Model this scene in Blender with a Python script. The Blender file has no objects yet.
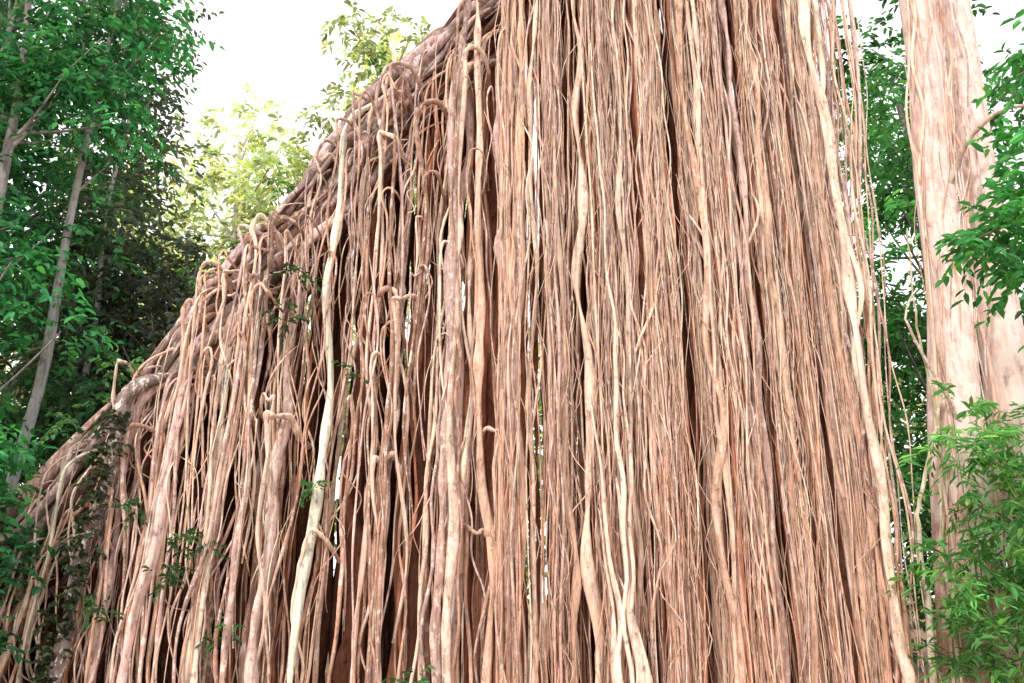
import bpy, math, random
import numpy as np
rng = np.random.default_rng(23)
scene = bpy.context.scene
scene.view_settings.view_transform = 'Standard'
scene.view_settings.look = 'None'
scene.view_settings.exposure = 0

# ------------------------------------------------------------------ helpers
def empty(name, loc=(0,0,0)):
    e = bpy.data.objects.new(name, None); scene.collection.objects.link(e); e.location = loc
    return e

def make_mesh(name, V, F, mat, col=None, parent=None, smooth=True):
    V = np.asarray(V, dtype=np.float32); F = np.asarray(F, dtype=np.int32)
    me = bpy.data.meshes.new(name)
    k = F.shape[1]
    me.vertices.add(len(V)); me.vertices.foreach_set("co", V.ravel())
    me.loops.add(F.size); me.loops.foreach_set("vertex_index", F.ravel())
    me.polygons.add(len(F))
    me.polygons.foreach_set("loop_start", np.arange(0, F.size, k, dtype=np.int32))
    me.polygons.foreach_set("loop_total", np.full(len(F), k, dtype=np.int32))
    me.polygons.foreach_set("use_smooth", np.full(len(F), smooth, dtype=bool))
    me.update(calc_edges=True); me.validate()
    if col is not None:
        a = me.color_attributes.new("tint", 'FLOAT_COLOR', 'POINT')
        a.data.foreach_set("color", np.asarray(col, dtype=np.float32).ravel())
    me.materials.append(mat)
    o = bpy.data.objects.new(name, me); scene.collection.objects.link(o)
    if parent is not None: o.parent = parent
    return o

class Tubes:
    def __init__(s): s.V=[]; s.F=[]; s.C=[]; s.n=0
    def add(s, P, R, col, k=7, lump=0.15, twist=1.0):
        P=np.asarray(P,float); n=len(P); R=np.broadcast_to(np.asarray(R,float),(n,)).copy()
        T=np.gradient(P,axis=0); T/= (np.linalg.norm(T,axis=1,keepdims=True)+1e-9)
        N=np.zeros_like(P)
        ref=np.array([0,1,0.]) if abs(T[0][1])<0.8 else np.array([1.,0,0])
        v=np.cross(T[0],ref); v/=np.linalg.norm(v)
        for i in range(n):
            v=v-T[i]*v.dot(T[i]); v/= (np.linalg.norm(v)+1e-9); N[i]=v
        B=np.cross(T,N)
        a=np.linspace(0,2*np.pi,k,endpoint=False)
        L=np.concatenate([[0],np.cumsum(np.linalg.norm(np.diff(P,axis=0),axis=1))])
        p1,p2=rng.uniform(0,6.28,2)
        rr=R[:,None]*(1+lump*np.sin(2*a[None]+p1+twist*L[:,None])+lump*.6*np.sin(3*a[None]+p2-twist*.7*L[:,None]))
        V=P[:,None]+N[:,None]*(np.cos(a)[None,:,None]*rr[...,None])+B[:,None]*(np.sin(a)[None,:,None]*rr[...,None])
        idx=np.arange(n*k).reshape(n,k)+s.n
        A=idx[:-1]; Bq=idx[1:]
        F=np.stack([A,np.roll(A,-1,1),np.roll(Bq,-1,1),Bq],-1).reshape(-1,4)
        c=np.asarray(col,float)
        if c.ndim==1: c=np.broadcast_to(c,(n,4))
        s.V.append(V.reshape(-1,3)); s.F.append(F); s.C.append(np.repeat(c,k,axis=0)); s.n+=n*k
    def build(s,name,mat,parent=None):
        return make_mesh(name,np.concatenate(s.V),np.concatenate(s.F),mat,np.concatenate(s.C),parent)

def wander(z, amp, spacing):
    z=np.asarray(z); L=abs(z[-1]-z[0])+1e-6; m=max(4,int(L/spacing)+3)
    c=rng.normal(0,amp,m)
    t=(z-z[0])/(z[-1]-z[0])*(m-3)+1
    i=np.clip(t.astype(int),1,m-3); f=t-i
    p0,p1,p2,p3=c[i-1],c[i],c[i+1],c[i+2]
    return 0.5*((2*p1)+(-p0+p2)*f+(2*p0-5*p1+4*p2-p3)*f**2+(-p0+3*p1-3*p2+p3)*f**3)

# ------------------------------------------------------------------ materials
def new_mat(name):
    m=bpy.data.materials.new(name); m.use_nodes=True
    nt=m.node_tree; nt.nodes.clear()
    return m,nt,nt.nodes,nt.links

def bark_mat(name, lichen=(0.80,0.71,0.65), lich_lo=.54, dark=0.5, scale=1.0, bump=0.5, hi=1.3, moss=0.0, ls=8, scar=.5):
    m,nt,N,L=new_mat(name)
    out=N.new('ShaderNodeOutputMaterial'); b=N.new('ShaderNodeBsdfDiffuse'); L.new(b.outputs[0],out.inputs[0])
    b.inputs['Roughness'].default_value=.3
    at=N.new('ShaderNodeAttribute'); at.attribute_name='tint'
    tc=N.new('ShaderNodeTexCoord')
    mp=N.new('ShaderNodeMapping'); mp.inputs['Scale'].default_value=(9*scale,9*scale,1.3*scale); L.new(tc.outputs['Object'],mp.inputs[0])
    n1=N.new('ShaderNodeTexNoise'); n1.inputs['Scale'].default_value=1.8; n1.inputs['Detail'].default_value=3; n1.inputs['Roughness'].default_value=.65
    L.new(mp.outputs[0],n1.inputs['Vector'])
    r1=N.new('ShaderNodeMapRange'); r1.inputs[1].default_value=.32; r1.inputs[2].default_value=.66; r1.inputs[3].default_value=dark; r1.inputs[4].default_value=hi
    L.new(n1.outputs['Fac'],r1.inputs[0])
    mul=N.new('ShaderNodeVectorMath'); mul.operation='SCALE'; L.new(at.outputs['Color'],mul.inputs[0]); L.new(r1.outputs[0],mul.inputs['Scale'])
    n2=N.new('ShaderNodeTexNoise'); n2.inputs['Scale'].default_value=ls*scale; n2.inputs['Detail'].default_value=4; n2.inputs['Roughness'].default_value=.7
    mp2=N.new('ShaderNodeMapping'); mp2.inputs['Scale'].default_value=(1,1,.6); L.new(tc.outputs['Object'],mp2.inputs[0]); L.new(mp2.outputs[0],n2.inputs['Vector'])
    r2=N.new('ShaderNodeMapRange'); r2.inputs[1].default_value=lich_lo; r2.inputs[2].default_value=lich_lo+.05
    L.new(n2.outputs['Fac'],r2.inputs[0])
    m2=N.new('ShaderNodeMath'); m2.operation='MULTIPLY'; L.new(r2.outputs[0],m2.inputs[0]); L.new(at.outputs['Alpha'],m2.inputs[1])
    mix=N.new('ShaderNodeMix'); mix.data_type='RGBA'; L.new(m2.outputs[0],mix.inputs['Factor']); L.new(mul.outputs[0],mix.inputs['A']); mix.inputs['B'].default_value=(*lichen,1)
    r3=N.new('ShaderNodeMapRange'); r3.inputs[1].default_value=.34; r3.inputs[2].default_value=.42; r3.inputs[3].default_value=scar; r3.inputs[4].default_value=1
    L.new(n2.outputs['Fac'],r3.inputs[0])
    sc=N.new('ShaderNodeVectorMath'); sc.operation='SCALE'; L.new(mix.outputs['Result'],sc.inputs[0]); L.new(r3.outputs[0],sc.inputs['Scale'])
    last=sc.outputs[0]
    if moss>0:
        n4=N.new('ShaderNodeTexNoise'); n4.inputs['Scale'].default_value=1.6; n4.inputs['Detail'].default_value=6; L.new(tc.outputs['Object'],n4.inputs['Vector'])
        r4=N.new('ShaderNodeMapRange'); r4.inputs[1].default_value=.5; r4.inputs[2].default_value=.6; r4.inputs[4].default_value=moss; L.new(n4.outputs['Fac'],r4.inputs[0])
        mm=N.new('ShaderNodeMix'); mm.data_type='RGBA'; L.new(r4.outputs[0],mm.inputs['Factor']); L.new(last,mm.inputs['A']); mm.inputs['B'].default_value=(.14,.115,.085,1); last=mm.outputs['Result']
    L.new(last,b.inputs['Color'])
    mp3=N.new('ShaderNodeMapping'); mp3.inputs['Scale'].default_value=(26*scale,26*scale,8*scale); L.new(tc.outputs['Object'],mp3.inputs[0])
    n3=N.new('ShaderNodeTexNoise'); n3.inputs['Scale'].default_value=1.2; n3.inputs['Detail'].default_value=2; L.new(mp3.outputs[0],n3.inputs['Vector'])
    bp=N.new('ShaderNodeBump'); bp.inputs['Strength'].default_value=bump; bp.inputs['Distance'].default_value=.035; L.new(n3.outputs['Fac'],bp.inputs['Height']); L.new(bp.outputs[0],b.inputs['Normal'])
    return m

def leaf_mat(name, gloss=.3):
    m,nt,N,L=new_mat(name)
    out=N.new('ShaderNodeOutputMaterial'); b=N.new('ShaderNodeBsdfPrincipled'); tr=N.new('ShaderNodeBsdfTranslucent'); mx=N.new('ShaderNodeMixShader')
    at=N.new('ShaderNodeAttribute'); at.attribute_name='tint'
    L.new(at.outputs['Color'],b.inputs['Base Color'])
    g=N.new('ShaderNodeVectorMath'); g.operation='MULTIPLY'; g.inputs[1].default_value=(1.5,1.6,.8); L.new(at.outputs['Color'],g.inputs[0]); L.new(g.outputs[0],tr.inputs['Color'])
    b.inputs['Roughness'].default_value=.5; b.inputs['Specular IOR Level'].default_value=gloss
    mx.inputs[0].default_value=.4; L.new(b.outputs[0],mx.inputs[1]); L.new(tr.outputs[0],mx.inputs[2]); L.new(mx.outputs[0],out.inputs[0])
    return m

M_root=bark_mat("fig_root_bark",bump=.5,dark=.62,hi=1.28)
M_trunk=bark_mat("fig_trunk_bark",lichen=(.70,.62,.60),lich_lo=.53,dark=.45,scale=.8,bump=1.,moss=.6)
M_pale=bark_mat("pale_tree_bark",lichen=(.82,.74,.70),lich_lo=.5,dark=.75,scale=.7,bump=.35,hi=1.2,ls=5,scar=.7)
M_dark=bark_mat("forest_trunk_bark",lichen=(.4,.42,.38),lich_lo=.53,dark=.6,scale=.5)
M_leaf=leaf_mat("leaf")

# ------------------------------------------------------------------ fig tree
SX=np.array([-13,-11,-9.26,-8.5,-7.07,-6.14,-5.27,-4.37,-3.44,-2.43,-1.6,-.72,1.5,4.5,8.5])
SZ=np.array([.4,1.7,3.1,4.1,5.86,7.5,8.68,9.94,11.6,12.86,13.76,14.7,16.4,18.0,18.8])
def ztop(x): return np.interp(x,SX,SZ)
fig=empty("curtain_fig_tree")

def ccol(kind):
    j=rng.normal(1,.13)
    if kind=='light': c=np.array([.81,.62,.50])*j; a=rng.uniform(.2,.8)
    elif kind=='tan': c=np.array([.71,.475,.35])*j; a=rng.uniform(.1,.6)
    elif kind=='mauve': c=np.array([.61,.45,.41])*j; a=rng.uniform(.6,1)
    elif kind=='brown': c=np.array([.46,.29,.22])*j; a=rng.uniform(.3,1)
    elif kind=='red': c=np.array([.50,.22,.135])*j; a=rng.uniform(0,.2)
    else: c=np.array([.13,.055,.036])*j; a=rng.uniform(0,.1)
    return np.array([*np.clip(c,0.02,.85),a])
def zcol(kind,P,s=1.):
    """colour varies down the root: drier and paler above, redder and damp lower down"""
    c=ccol(kind); n=len(P); z=P[:,2]
    f=np.clip((7-z)/8+rng.normal(0,.28)+wander(np.linspace(0,15,n),.2,2.2),0,1)*s*.66
    red=np.array([.53,.26,.16]) if kind!='dark' else c[:3]
    C=np.empty((n,4)); C[:,:3]=c[:3]*(1-f[:,None])+red*f[:,None]; C[:,3]=c[3]*(1-.5*f)
    C[:,:3]*=(1+wander(np.linspace(0,15,n),.12,.8))[:,None]
    return np.clip(C,0.015,.87)

# --- leaning trunk: bundle of fused stems
tr=Tubes()
sx=np.linspace(-13,8.5,220)
cz=ztop(sx); sl=np.gradient(cz,sx)
for _ in range(12): sl[1:-1]=(sl[:-2]+2*sl[1:-1]+sl[2:])/4
nx=sl/np.hypot(1,sl); nz=-1/np.hypot(1,sl)
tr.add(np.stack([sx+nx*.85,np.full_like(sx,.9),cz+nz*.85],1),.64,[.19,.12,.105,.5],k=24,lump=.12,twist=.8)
for i in range(95):
    ph=rng.uniform(0,6.28); tw=rng.uniform(-.3,.3); r=.03+.13*rng.random()**1.5
    a0=rng.integers(0,170); a1=min(220,a0+rng.integers(40,140)); s=slice(a0,a1)
    x=sx[s]; z=cz[s]; ang=ph+tw*x+wander(x,.22,1.1)
    rad=.70+wander(x,.05,.8)
    ox=nx[s]*(.8+np.cos(ang)*rad); oz=nz[s]*(.8+np.cos(ang)*rad)
    y=.85+np.sin(ang)*rad*.95
    R=r*(1+wander(x,.18,.45)); R=np.clip(R,.02,.26); R[:6]*=np.linspace(.15,1,6); R[-6:]*=np.linspace(1,.15,6)
    c=ccol(rng.choice(['mauve','mauve','mauve','brown','dark']))*np.array([.92,.89,.98,1])  # mauve-grey stems, partly a veil of haze painted into the colour
    tr.add(np.stack([x+ox,y,z+oz],1),R,c,k=10,lump=.2,twist=1.5)
for i in range(14):
    x=rng.uniform(-8.5,0); n=12; t=np.linspace(0,1,n); a=rng.uniform(.6,1.3)
    zc=ztop(x)-rng.uniform(.5,1.3); L_=rng.uniform(.4,.8)
    P=np.stack([x+(t-.5)*L_*np.cos(a)+wander(t,.04,.3),.14+.25*(2*t-1)**2,zc+(t-.5)*L_*np.sin(a)],1)
    tr.add(P,rng.uniform(.06,.11)*np.sqrt(np.clip(1-(2*t-1)**2,.05,1)),ccol(rng.choice(['mauve','brown'])),k=10,lump=.2)
tr.build("leaning_trunk",M_trunk,fig)

def root_path(x0,xb,y0,yb,ztp,amp,spacing,upslope=.8,zb=-.15,step=.22):
    n=max(12,int((ztp-zb)/step))
    z=np.linspace(ztp,zb,n); t=(ztp-z)/(ztp-zb)
    s=t*t*(3-2*t)
    x=x0+(xb-x0)*s+wander(z,amp,spacing)
    y=y0+(yb-y0)*s+wander(z,amp*.7,spacing)
    P=np.stack([x,y,z],1)
    if upslope>0:
        xs=x0+upslope; S=np.array([xs,.35,ztp+1.15*upslope+.1]); S[2]=min(S[2],ztop(xs)-.45)
        C=np.array([x0+upslope*.2,y[0]-.08,ztp+.45])
        q=np.linspace(0,1,9)[:-1,None]
        A=(1-q)**2*S+2*q*(1-q)*C+q*q*P[0]
        P=np.concatenate([A,P])
        for _ in range(3): P[1:-1]=(P[:-2]+2*P[1:-1]+P[2:])/4
    return P
def radii(n,r,taper=0.15,j=.14):
    t=np.linspace(0,1,n)
    return np.clip(r*(1-taper+taper*t+wander(t*15,j,.5)),.3*r,2.2*r)

back,mid,front=Tubes(),Tubes(),Tubes()
GAPS=[(5.40,5.85),(-.52,-.22),(3.0,3.16),(.98,1.12),(-1.75,-1.5),(4.18,4.3),(2.3,2.4)]
def ingap(x): return any(a<x<b for a,b in GAPS)
kx=np.arange(-14,9,.33); kv=rng.uniform(-.6,.6,len(kx)); kv[1::3]-=.15
def relief(x): return np.interp(x,kx,kv)
for i in range(170):
    x=rng.uniform(-9.8,6.1); r=rng.uniform(.05,.17); y=rng.uniform(1.0,2.1)
    k='dark' if (x<-.8 and rng.random()<.8) else rng.choice(['red','red','dark'])  # left inner roots mostly dark: shade of the gaps painted into their colour
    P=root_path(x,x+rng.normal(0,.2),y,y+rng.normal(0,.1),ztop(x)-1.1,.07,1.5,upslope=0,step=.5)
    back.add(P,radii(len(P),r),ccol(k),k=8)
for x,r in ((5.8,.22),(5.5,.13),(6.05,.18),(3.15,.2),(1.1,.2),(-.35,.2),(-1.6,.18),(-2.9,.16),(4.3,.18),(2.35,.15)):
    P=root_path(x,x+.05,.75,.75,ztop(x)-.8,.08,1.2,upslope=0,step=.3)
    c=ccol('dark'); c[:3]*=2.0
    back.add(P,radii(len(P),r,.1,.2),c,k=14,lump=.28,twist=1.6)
# --- left part
x=-10.4
while x<-.5:
    x+=rng.choice([rng.uniform(.06,.15),rng.uniform(.25,.5)],p=[.55,.45])
    far=rng.random()<.45
    r=(.04+.085*rng.random()**2) if not far else rng.uniform(.03,.07)
    y=rng.uniform(-.35,.2) if not far else rng.uniform(.2,.8)
    ztp=ztop(x)-rng.choice([rng.uniform(.8,1.2),rng.uniform(1.2,2.6)])
    if ztp<.8: continue
    dx=rng.normal(-.08,.2)
    P=root_path(x,x+dx,y,y-rng.uniform(0,.35),ztp,.07,rng.uniform(.7,1.3),upslope=rng.uniform(.2,.9))
    kd=rng.choice(['mauve','mauve','mauve','brown','tan','light']) if not far else rng.choice(['red','brown','dark'])
    mid.add(P,radii(len(P),r,.25,.2),zcol(kd,P,.55),k=10,lump=.22,twist=1.5)
    for _ in range(rng.integers(1,6)):
        xx=x+rng.normal(0,.13)
        P2=root_path(xx,x+dx+rng.normal(0,.18),y-.1+rng.normal(0,.08),y-.25,ztop(xx)-rng.uniform(.8,3.),.065,rng.uniform(.6,1.3),upslope=rng.uniform(.1,.7),step=.18)
        mid.add(P2,radii(len(P2),.008+.028*rng.random()**2,.1),zcol(rng.choice(['light','tan','mauve','brown']),P2,.5),k=6)
# speckled older column on the lower left
P=root_path(-6.75,-7.25,-.4,-.45,5.0,.06,1.2,upslope=.5); front.add(P,radii(len(P),.14,.2),(.26,.2,.18,1),k=12,lump=.15)
# --- centre / right curtain
bund=np.sort(np.array([b for b in rng.uniform(-1.0,6.35,44) if not ingap(b)]))
def curtain(n,xlo,xhi,yo,ys,rlo,rhi,kinds,T,amp=.03,sp=1.6,spread=.07,k=6,pb=.75,s=1.,step=.3,zt=None,gap=True):
    for i in range(n):
        for _try in range(6):
            if rng.random()<pb: x=rng.choice(bund)+rng.normal(0,spread)
            else: x=rng.uniform(xlo,xhi)
            if x<xlo or x>xhi: x=rng.uniform(xlo,xhi)
            if not (gap and ingap(x)): break
        b2=bund[np.argmin(abs(bund-(x+rng.normal(0,.15))))]
        xb=(b2+rng.normal(0,.06)) if rng.random()<.5 else x+rng.normal(0,.08)
        if x<5.45 and xb>5.4: xb=5.36
        y=yo+relief(x)*.9+rng.normal(0,ys)
        if x<.3: y+=.2
        yb=yo+relief(xb)*.9+rng.normal(0,ys)
        r=rlo+(rhi-rlo)*rng.random()**2.4
        P=root_path(x,xb,y,yb,ztop(x)-.3 if zt is None else rng.uniform(*zt),amp*rng.uniform(.4,1.8),sp*rng.uniform(.5,1.5),upslope=0,step=step)
        T.add(P,radii(len(P),r,.12),zcol(rng.choice(kinds),P,s),k=k)
curtain(110,-1,6.3,.65,.12,.04,.11,['red','red','red','dark'],mid,k=8,pb=.4)
curtain(70,-1,6.3,.15,.1,.025,.085,['tan','red','red','mauve'],mid,k=8,pb=.6,amp=.04)
curtain(120,-.8,6.2,-.1,.1,.013,.05,['light','tan','light','tan','red','mauve'],front,pb=.85,amp=.04)
curtain(250,-.6,6.2,-.28,.12,.006,.026,['light','light','tan','light','mauve'],front,amp=.055,sp=1.2,spread=.055,step=.24,k=5,pb=.88)
curtain(110,-.6,6.2,-.42,.1,.005,.012,['light','tan'],front,amp=.09,sp=1.0,spread=.2,step=.2,pb=.4,zt=(5,14),k=5)
curtain(24,5.85,6.4,-.1,.15,.02,.06,['light','tan'],front,pb=0)
for i in range(48):
    x=rng.uniform(6.2,7.7); P=root_path(x,6.2+rng.normal(0,.15)+.2*(x-6.2),rng.uniform(-.3,.5),rng.uniform(-.2,.3),ztop(x)-.3,.07,rng.uniform(.8,1.8),upslope=0)
    front.add(P,radii(len(P),.007+.028*rng.random()**2,.1),zcol(rng.choice(['tan','light','mauve']),P),k=6)
for x,r in ((.2,.06),(.75,.05),(1.3,.075),(2.6,.05),(3.4,.065),(4.5,.06),(4.9,.05),(6.15,.08),(-.7,.07),(2.1,.045),(.45,.045),(-1.1,.075),(6.35,.05),(3.8,.045)):
    P=root_path(x,x+rng.normal(0,.15),-.35+relief(x)*.5,-.4,ztop(x)-.3,.055,1.2,upslope=0,step=.2)
    front.add(P,radii(len(P),r,.2,.22),zcol(rng.choice(['light','mauve','light','tan']),P,.7),k=11,lump=.25,twist=2)
for i in range(230):
    x=rng.uniform(-8.8,6.1); zt=ztop(x)-1.2
    if ingap(x): continue
    z1=rng.uniform(.3,1)*zt; ln=rng.uniform(1.,4); z0=max(.1,z1-ln)
    n=int(abs(z1-z0)/.12)+8; z=np.linspace(z1,z0,n); t=np.linspace(0,1,n)
    dx=rng.normal(0,.3); yy=-.2 if x<-.6 else relief(x)*.6-.35
    P=np.stack([x+dx*(t*t*(3-2*t))+wander(z,.05,.6),yy+wander(z,.05,.6)+.25*np.abs(2*t-1)**3,z],1)
    r=.006+.024*rng.random()**1.5; front.add(P,r*(1-.75*np.abs(2*t-1)**4),ccol(rng.choice(['light','tan','mauve'])),k=6)
# --- hooks, handles and loops
def hook(x,z,dx,up,ln,r,y=-.15):
    j=lambda s: rng.normal(0,s)
    pts=[[x,y+.5,z-.25],[x+dx*.1,y+.05,z-.05+j(.05)],[x+dx*.35,y-.2+j(.05),z+up*.8+j(.05)],[x+dx*.75,y-.28+j(.06),z+up+j(.08)],
         [x+dx*1.02,y-.3,z+up*.1+j(.1)],[x+dx*(.95+j(.15)),y-.26,z-.55],[x+dx*(.8+j(.25)),y-.2,z-.5-ln*.35],[x+dx*(.8+j(.3)),y-.12,z-.5-ln*.7],[x+dx*(.7+j(.3)),y+.1,z-.5-ln]]
    pts=np.array(pts); pe=np.vstack([2*pts[0]-pts[1],pts,2*pts[-1]-pts[-2]]); Q=[]
    for i in range(1,len(pe)-2):
        for f in np.linspace(0,1,8)[:-1]:
            p0,p1,p2,p3=pe[i-1],pe[i],pe[i+1],pe[i+2]
            Q.append(.5*((2*p1)+(-p0+p2)*f+(2*p0-5*p1+4*p2-p3)*f*f+(-p0+3*p1-3*p2+p3)*f**3))
    Q=np.array(Q); n=len(Q)
    front.add(Q,radii(n,r,.1,.2)*(1-.6*np.linspace(0,1,n)**2),ccol(rng.choice(['light','mauve','light','tan','brown'])),k=9)
for h in [(-1.25,11.0,-.55,.2,6,.055),(-2.5,7.0,.4,.15,3.5,.05),(-1.6,6.8,-.55,.2,5.5,.05),(-.6,4.4,.4,.1,3.2,.04),
          (-1.9,3.9,-.45,.2,3.2,.05),(-1.3,9.3,-.4,.3,6,.04),(-2.1,10.2,-.5,.15,6,.045),(-4.3,6.9,-.45,.25,5,.045),(-5.2,6.0,.4,.25,4,.04),
          (-6.1,4.4,-.5,.2,3.5,.045),(-3.7,4.6,-.55,.25,3.8,.06),(-.9,7.8,-.4,.2,5,.035),(-.45,12.2,-.5,.2,7,.055),(-1.0,2.9,.55,.05,2.2,.045),
          (-4.9,7.2,.3,.2,6,.035),(-3.0,2.6,-.45,.2,2,.045),(-1.8,7.4,.25,.15,3,.025),(-1.4,6.2,.3,.1,3,.025),(-2.2,5.6,-.3,.2,3,.03)]:
    hook(*h)
for i in range(28):
    x=rng.uniform(-7.5,-.2); hook(x,rng.uniform(.35,.9)*ztop(x),rng.choice([-1,1])*rng.uniform(.12,.4),rng.uniform(.02,.25),rng.uniform(1,4),rng.uniform(.013,.033))
for i in range(20):
    x=rng.uniform(-6.5,-.6); hook(x,ztop(x)-rng.uniform(1.0,2.2),-rng.uniform(.25,.6),rng.uniform(.0,.2),rng.uniform(2,6),rng.uniform(.02,.05))
for (xa,xb,zt,r) in ((1.35,1.75,5.4,.045),(1.75,1.95,3.8,.075),(1.5,1.6,3.2,.045),(1.7,2.2,2.2,.045),(1.6,1.85,13,.035),(1.95,1.85,6.5,.035)):
    z=np.linspace(zt,-.1,50); t=np.linspace(0,1,50)
    P=np.stack([xa+(xb-xa)*t+wander(z,.04,.7),-.75-.2*t+wander(z,.03,.7)+.5*np.exp(-t*14),z],1)
    front.add(P,r*(.3+.95*t)*(1+wander(z,.12,.4)),ccol('light'),k=9,lump=.2)
for i in range(65):
    x=rng.uniform(-8,-.2); z=rng.uniform(.25,.85)*ztop(x); n=30; t=np.linspace(0,1,n)
    P=np.stack([x+rng.normal(0,.45)*t+wander(t*4,.12,1.1),-.25+wander(t*4,.12,1.2)+.3*np.abs(2*t-1)**3,z-t*rng.uniform(.9,3)+wander(t*4,.08,1.2)],1)
    front.add(P,rng.uniform(.006,.016)*(1-.7*np.abs(2*t-1)**5),ccol(rng.choice(['tan','light'])),k=5)
back.build("inner_roots",M_root,fig); mid.build("aerial_roots",M_root,fig); front.build("hanging_root_curtain",M_root,fig)

# ------------------------------------------------------------------ foliage
class Leaves:
    def __init__(s): s.V=[];s.F=[];s.C=[];s.n=0
    def sprays(s,O,D,length,K,size,aspect,base,bright,droop=.35):
        S=len(O); D=D/np.linalg.norm(D,axis=1,keepdims=True)
        u=(np.arange(K)+rng.uniform(0,1,(S,K)))/K
        ln=length*rng.uniform(.6,1.3,(S,1))
        pos=O[:,None]+D[:,None]*(u*ln)[...,None]; pos[...,2]-=droop*ln*u*u
        up=np.array([0,0,1.]); side=np.cross(D,up); side/= (np.linalg.norm(side,axis=1,keepdims=True)+1e-6)
        sg=np.where(np.arange(K)%2==0,1,-1)[None,:,None]
        d=side[:,None]*sg*rng.uniform(.5,1.1,(S,K,1))+D[:,None]*rng.uniform(.3,.9,(S,K,1))+rng.normal(0,.25,(S,K,3)); d[...,2]-=rng.uniform(0,.8,(S,K))
        d/=np.linalg.norm(d,axis=-1,keepdims=True)
        nrm=up+rng.normal(0,.45,(S,K,3)); w=np.cross(d,nrm); w/= (np.linalg.norm(w,axis=-1,keepdims=True)+1e-6); nn=np.cross(w,d)
        l=size*rng.uniform(.6,1.25,(S,K,1)); wd=l*aspect
        fold=.25*wd
        p0=pos; p3=pos+d*l-nn*l*.12
        a1=pos+d*l*.3+w*wd*.5+nn*fold; a2=pos+d*l*.68+w*wd*.42+nn*fold*.7
        b1=pos+d*l*.3-w*wd*.5+nn*fold; b2=pos+d*l*.68-w*wd*.42+nn*fold*.7
        V=np.stack([p0,a1,a2,p3,b2,b1],2).reshape(-1,3); n=S*K
        i=(np.arange(n)*6)[:,None]+s.n
        F=np.concatenate([i+np.array([[0,1,2,3]]),i+np.array([[0,3,4,5]])],0)
        br=np.broadcast_to(np.asarray(bright).reshape(-1,1),(S,K))*rng.uniform(.6,1.4,(S,K))
        c=np.array(base)[None,None]*br[...,None]
        yel=rng.random((S,K,1))**3; c=c*(1+yel*np.array([.9,.35,-.1]))
        C=np.concatenate([c,np.ones((S,K,1))],-1).reshape(-1,4)
        s.V.append(V);s.F.append(F);s.C.append(np.repeat(np.clip(C,0,.8),6,axis=0)); s.n+=n*6
    def cluster(s,c,r,nspray,size,base,K=8,aspect=.42,length=.7,bright=1.,droop=.35,sq=(1,1,.7)):
        v=rng.normal(0,1,(nspray,3)); v/=np.linalg.norm(v,axis=1,keepdims=True)
        rad=rng.uniform(.1,1,(nspray,1))**.6*r
        O=np.array(c)+v*rad*np.array(sq); D=v*np.array([1,1,.5])+rng.normal(0,.4,(nspray,3))
        b=bright*np.exp(rng.normal(0,.2,nspray))
        s.sprays(O,D,length,K,size,aspect,base,b,droop)
    def build(s,name,mat,parent=None):
        return make_mesh(name,np.concatenate(s.V),np.concatenate(s.F),mat,np.concatenate(s.C),parent,smooth=False)

def tree(name,x,y,h,cb,rx,ncl,nspray,size,base,tr_r=.25,clr=1.3,barkc=(.2,.19,.17,.6),K=7,length=.8,lean=0,aspect=.42):
    e=empty(name); T=Tubes(); Lf=Leaves()
    z=np.linspace(-.2,h*.92,30); t=np.linspace(0,1,30)
    px=x+lean*t+wander(z,.12,3); py=y+wander(z,.12,3)
    T.add(np.stack([px,py,z],1),tr_r*(1.1-.85*t)+tr_r*.4*np.exp(-t*20),barkc,k=10,lump=.06)
    cz0=(h+cb)/2; rz=(h-cb)/2
    for i in range(ncl):
        v=rng.normal(0,1,3); v/=np.linalg.norm(v); q=rng.uniform(.35,1)
        c=np.array([x+lean*.7+v[0]*rx*q,y+v[1]*rx*q,cz0+v[2]*rz*q])
        zz=np.clip(c[2]-rng.uniform(.5,2.5),cb*.6,h*.9)
        s0=np.array([np.interp(zz,z,px),np.interp(zz,z,py),zz])
        q1=np.linspace(0,1,9)[:,None]; m_=(s0+c)/2+np.array([0,0,-.3])
        T.add((1-q1)**2*s0+2*q1*(1-q1)*m_+q1*q1*c,tr_r*.28*(1-.75*q1[:,0]),barkc,k=5)
        Lf.cluster(c,clr*rng.uniform(.6,1.3),nspray,size,base,K=K,length=length,bright=np.exp(rng.normal(0,.4)),aspect=aspect)
    T.build("trunk_and_limbs",M_dark,e); Lf.build("crown",M_leaf,e)
    return e

G1=(.035,.18,.08); G2=(.045,.135,.07); G3=(.09,.125,.115); G4=(.40,.50,.34); G5=(.045,.18,.065)  # G3 and G4: distance haze painted in as paler, greyer leaf colour
tree("rainforest_tree",-11.5,1.8,19,3,2.3,38,24,.25,G1,.2,1.1,barkc=(.3,.28,.27,.8))
tree("rainforest_tree",-10.0,-.6,5.8,.4,1.5,20,22,.22,G1,.06,.8)
tree("rainforest_tree",-14,4.5,24,3,3.8,50,26,.3,G2,.28,1.6,barkc=(.3,.28,.28,.8))
tree("rainforest_tree",-10.6,3.4,22,12,1.7,24,22,.26,G1,.14,1.1,barkc=(.36,.34,.34,.8))
tree("rainforest_tree",-13.4,10,19.5,4,3.4,46,30,.3,G3,.3,1.5,barkc=(.4,.38,.38,.8))
tree("rainforest_tree",-17.5,9,29,5,4.3,44,28,.36,G2,.3,1.8)
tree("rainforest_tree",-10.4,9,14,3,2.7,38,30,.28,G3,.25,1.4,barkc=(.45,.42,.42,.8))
tree("rainforest_tree",-11.9,7.5,21,15.5,1.2,8,16,.26,G3,.12,.9,barkc=(.5,.47,.47,.8))
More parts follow.
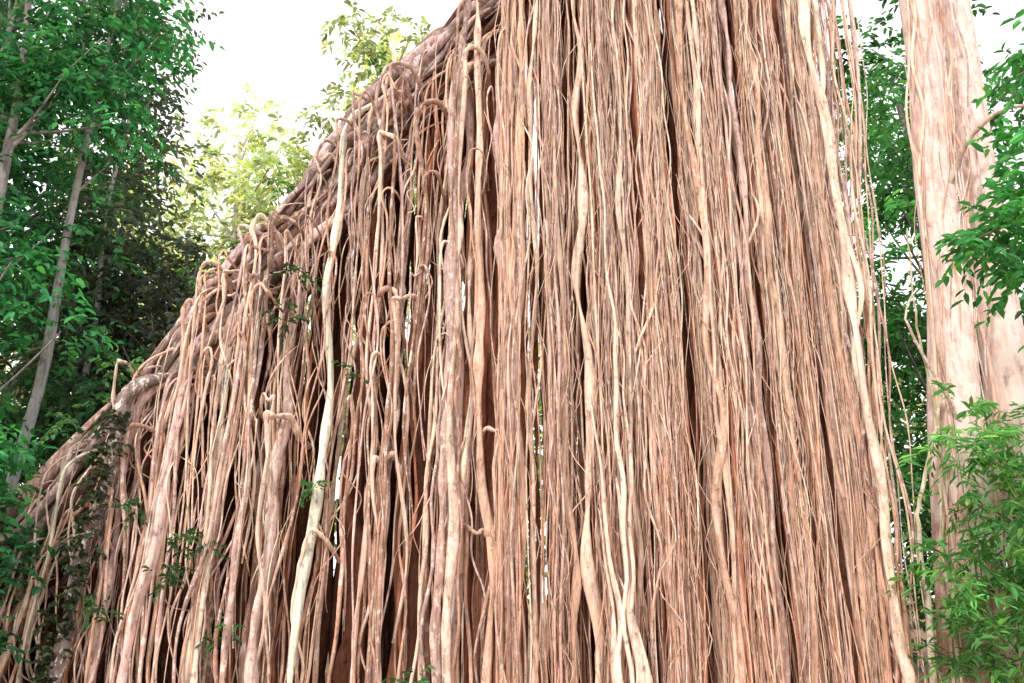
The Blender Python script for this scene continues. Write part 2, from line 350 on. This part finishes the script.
tree("rainforest_tree",-15.5,26,29,8,5,44,26,.45,G4,.35,2.0,barkc=(.6,.56,.5,.6))  # farthest trees: bark paled as well, haze put into its colour
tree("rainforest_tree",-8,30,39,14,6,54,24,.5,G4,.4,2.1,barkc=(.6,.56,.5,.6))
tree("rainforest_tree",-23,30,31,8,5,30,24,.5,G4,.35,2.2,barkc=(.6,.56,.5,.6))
tree("rainforest_tree",11.6,6.5,17.5,1,3.2,46,28,.26,G5,.2,1.4)
tree("rainforest_tree",15.5,10,24,2,4,34,26,.34,G5,.25,1.7)
tree("rainforest_tree",9.8,12,16,2,2.6,28,28,.34,G5,.25,1.6)

U=Leaves()
for i in range(95):
    c=(rng.uniform(-19,-6),rng.uniform(4.5,12),rng.uniform(.3,7)); U.cluster(c,1.3,24,.28,G2,bright=np.exp(rng.normal(-.15,.35)))
for i in range(30):
    c=(rng.uniform(7,16),rng.uniform(4,11),rng.uniform(.3,5)); U.cluster(c,1.3,24,.28,G5,bright=np.exp(rng.normal(-.1,.35)))
for i in range(30):
    c=(rng.uniform(-13,-8.8),rng.uniform(-1.5,3),rng.uniform(.3,3.4)); U.cluster(c,.8,20,.2,G1,bright=np.exp(rng.normal(0,.3)))
for i in range(26):
    z0=rng.uniform(.5,4.3); c=(rng.uniform(-9.3,-7.6)-.14*z0,rng.uniform(-1.6,-.8),z0); U.cluster(c,.42,12,.19,G1,bright=np.exp(rng.normal(.05,.25)),length=.5)
U.build("understory_foliage",M_leaf)
Dm=Leaves()
for i in range(260):
    x=rng.uniform(-70,70); Dm.cluster((x,rng.uniform(36,46),rng.uniform(0,20)),3.2,22,.9,(.2,.28,.17),length=1.6,bright=np.exp(rng.normal(0,.3)))  # pale leaf colour with aerial haze painted in
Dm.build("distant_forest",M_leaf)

# ------------------------------------------------------------------ pale tree at right
pt=empty("pale_forest_tree"); T=Tubes()
z=np.linspace(-.2,20,80); t=np.linspace(0,1,80)
def px(z,a,b): return a+(b-a)*(z/14)
def pc(c,n=80):
    C=np.tile(np.array(c,float),(n,1)); f=np.clip((5-z)/4,0,1)[:,None]*.85
    C[:,:3]=C[:,:3]*(1-f)+np.array([.36,.17,.11])*f; C[:,3]*=1-f[:,0]*.7; return C
T.add(np.stack([px(z,7.7,8.95)+wander(z,.06,2.5),np.full(80,.35),z],1),.50-.22*t+.2*np.exp(-t*12),pc((.80,.61,.56,.8)),k=24,lump=.07,twist=.4)
T.add(np.stack([px(z,9.2,9.75)+wander(z,.06,2.5),np.full(80,.6),z],1),.46-.16*t+.2*np.exp(-t*12),pc((.81,.65,.60,.9)),k=24,lump=.07,twist=.4)
for i in range(20):
    a=rng.uniform(7.2,8.3); P=np.stack([px(z,a,a+rng.uniform(.9,1.4))+wander(z,.08,1.2),-.1+wander(z,.05,1.2)+.25*abs(a-7.8),z],1)
    T.add(P,.008+.03*rng.random()**2,zcol(rng.choice(['tan','light','mauve']),P,.8),k=6)
def limb(p,r,c=(.5,.38,.3,.6),k=7):
    p=np.array(p,float); tt=np.linspace(0,1,len(p)); q=np.linspace(0,1,30)
    P=np.stack([np.interp(q,tt,p[:,j]) for j in range(3)],1)
    for _ in range(5): P[1:-1]=(P[:-2]+2*P[1:-1]+P[2:])/4
    P[1:-1]+=rng.normal(0,.008,(28,3))
    T.add(P,r*(1-.5*q),c,k=k)
limb([(8.3,.1,4.2),(7.6,-.3,5.4),(7.25,-.4,6.1),(7.1,-.4,6.6),(7.4,-.3,7.1)],.03)
limb([(6.7,-.2,.0),(6.8,-.3,1.6),(6.75,-.4,3.0),(7.2,-.3,4.0),(7.7,-.1,5.2)],.06,(.5,.42,.28,.5))
limb([(7.2,-.2,0),(7.15,-.3,2.6),(7.5,-.3,4.6),(7.4,-.2,6.4),(7.6,-.1,8.5)],.03,(.45,.4,.25,.4))
limb([(8.6,.1,9.4),(9.0,-.3,10.4),(9.6,-.5,10.9),(10.6,-.6,11.0)],.06)
T.build("trunks",M_pale,pt)

R_=empty("overhanging_branch"); T=Tubes(); Lf=Leaves()
for p in [[(11.5,-3,8.6),(9.6,-3,8.0),(8.2,-3,7.4),(7.0,-3,6.9)],[(11.5,-3,11.5),(9.6,-2.6,10.8),(8.5,-2.6,10.1)],[(9.6,-3,8.0),(8.6,-2.8,6.9),(8.0,-2.8,6.2)]]:
    p=np.array(p); q=np.linspace(0,1,16); P=np.stack([np.interp(q,np.linspace(0,1,len(p)),p[:,j]) for j in range(3)],1)
    T.add(P,.04*(1-.7*q),(.25,.2,.15,.3),k=6)
for c,r,n in (((8.4,-3,7.4),.7,40),((7.7,-3,7.2),.6,32),((7.1,-3,6.9),.4,18),((8.1,-2.8,6.5),.5,26),((7.9,-3,8.1),.4,14),((9.2,-2.7,10.7),.6,30),((8.7,-2.7,10.0),.35,10),((8.3,-3,8.8),.35,12),((8.1,-3,5.9),.4,12)):
    Lf.cluster(c,r,n,.25,(.05,.24,.08),K=8,length=.55,aspect=.36,bright=1.0,droop=.5)
T.build("branch",M_dark,R_); Lf.build("leaves",M_leaf,R_)
R2=empty("slender_shrub"); T=Tubes(); Lf=Leaves()
for i in range(16):
    xb=rng.uniform(7.2,9.2); h=rng.uniform(2.4,5.0); zz=np.linspace(0,h,14); tt=np.linspace(0,1,14); ln=rng.normal(-.3,.4)
    T.add(np.stack([xb+ln*tt**2,-1.3+rng.normal(0,.4)+.2*tt,zz],1),.02*(1-.7*tt),(.2,.24,.1,0),k=5)
for i in range(54):
    Lf.cluster((rng.uniform(6.6,9),rng.uniform(-1.9,-.7),rng.uniform(.4,4.6)),.5,8,.23,(.09,.28,.09),K=11,length=.5,aspect=rng.choice([.16,.16,.3]),droop=.5,bright=np.exp(rng.normal(0,.3)))
T.build("stems",M_dark,R2); Lf.build("leaves",M_leaf,R2)

vine=Leaves()
for c,r,n,b in (((-4.0,-.45,7.4),.3,14,.5),((-4.15,-.45,6.6),.25,10,.5),((-5.2,-.5,2.6),.3,18,.6),((-5.6,-.5,2.1),.25,12,.6),((-1.55,-.9,.5),.3,14,1.),((-3.4,-.45,3.6),.12,6,1),
                ((-7.1,-.1,5.7),.4,14,.9),((-7.4,-.1,5.0),.3,8,.8),((-2.7,.4,12.6),.2,6,.9),((-4.7,.3,9.7),.2,6,.9),((-6.0,.2,7.7),.25,6,.9),((-2.9,-.4,5.6),.12,4,.8),((-6.3,-.4,3.2),.2,10,.6),
                ((-7.9,-.2,4.7),.3,12,.8),((-8.6,-.2,3.6),.35,14,.8),((-6.6,-.6,1.6),.25,10,.7),((-4.6,-.55,1.2),.2,8,.8)):
    vine.cluster(c,r,n,.13,(.06,.18,.07),K=6,length=.25,aspect=.5,bright=b)
for zz in np.linspace(.3,4.8,60):
    vine.cluster((-7.3+.1*zz+rng.normal(0,.09),-.6,zz),.1,3,.12,(.035,.06,.035),K=4,length=.12,aspect=.7)
vine.build("climbing_vine",M_leaf)

# ------------------------------------------------------------------ ground
m,nt,N,L=new_mat("forest_floor")
out=N.new('ShaderNodeOutputMaterial'); b=N.new('ShaderNodeBsdfPrincipled'); L.new(b.outputs[0],out.inputs[0]); b.inputs['Roughness'].default_value=.9
tc=N.new('ShaderNodeTexCoord'); v=N.new('ShaderNodeTexVoronoi'); v.inputs['Scale'].default_value=9; L.new(tc.outputs['Object'],v.inputs['Vector'])
cr=N.new('ShaderNodeValToRGB'); cr.color_ramp.elements[0].color=(.1,.06,.035,1); cr.color_ramp.elements[1].color=(.42,.25,.15,1)
L.new(v.outputs['Color'],cr.inputs[0]); L.new(cr.outputs[0],b.inputs['Base Color'])
bp=N.new('ShaderNodeBump'); bp.inputs['Strength'].default_value=.6; L.new(v.outputs['Distance'],bp.inputs['Height']); L.new(bp.outputs[0],b.inputs['Normal'])
gx=np.concatenate([[-400,-100,-50],np.linspace(-25,25,80),[50,100,400]]); gy=np.concatenate([[-400,-60],np.linspace(-25,25,80),[60,150,600]])
X,Y=np.meshgrid(gx,gy); Z=.08*np.sin(X*.9)*np.cos(Y*.7)+.05*np.sin(X*2.3+Y*1.7)
V=np.stack([X,Y,Z],-1).reshape(-1,3); nxg,nyg=len(gx),len(gy); idx=np.arange(nxg*nyg).reshape(nyg,nxg)
F=np.stack([idx[:-1,:-1],idx[:-1,1:],idx[1:,1:],idx[1:,:-1]],-1).reshape(-1,4)
make_mesh("ground",V,F,m)

# ------------------------------------------------------------------ light
w=bpy.data.worlds.new("World"); scene.world=w; w.use_nodes=True; nt=w.node_tree; N=nt.nodes; L=nt.links
bg=N['Background']; bg.inputs['Strength'].default_value=.15
sky=N.new('ShaderNodeTexSky'); sky.sky_type='NISHITA'; sky.sun_disc=False; sky.sun_elevation=math.radians(42); sky.sun_rotation=math.radians(208); sky.dust_density=3
tc=N.new('ShaderNodeTexCoord'); nz_=N.new('ShaderNodeTexNoise'); nz_.inputs['Scale'].default_value=2.5; nz_.inputs['Detail'].default_value=3; L.new(tc.outputs['Generated'],nz_.inputs['Vector'])
mr=N.new('ShaderNodeMapRange'); mr.inputs[1].default_value=.3; mr.inputs[2].default_value=.7; mr.inputs[3].default_value=.7; mr.inputs[4].default_value=1.; L.new(nz_.outputs['Fac'],mr.inputs[0])
mx=N.new('ShaderNodeMix'); mx.data_type='RGBA'; L.new(mr.outputs[0],mx.inputs['Factor']); L.new(sky.outputs[0],mx.inputs['A']); mx.inputs['B'].default_value=(13.2,12.9,12.8,1)
L.new(mx.outputs['Result'],bg.inputs['Color'])
sd=bpy.data.lights.new("sun",'SUN'); sd.energy=2.9; sd.angle=math.radians(8); sd.color=(1,.92,.84)
so=bpy.data.objects.new("sun",sd); scene.collection.objects.link(so); so.rotation_euler=(math.radians(48),0,math.radians(-28))

cam=bpy.data.cameras.new("camera"); co=bpy.data.objects.new("camera",cam); scene.collection.objects.link(co); scene.camera=co
co.location=(0,-14,1.7); co.rotation_euler=(math.radians(108),0,0); cam.lens=28; cam.sensor_width=36; cam.clip_end=2000
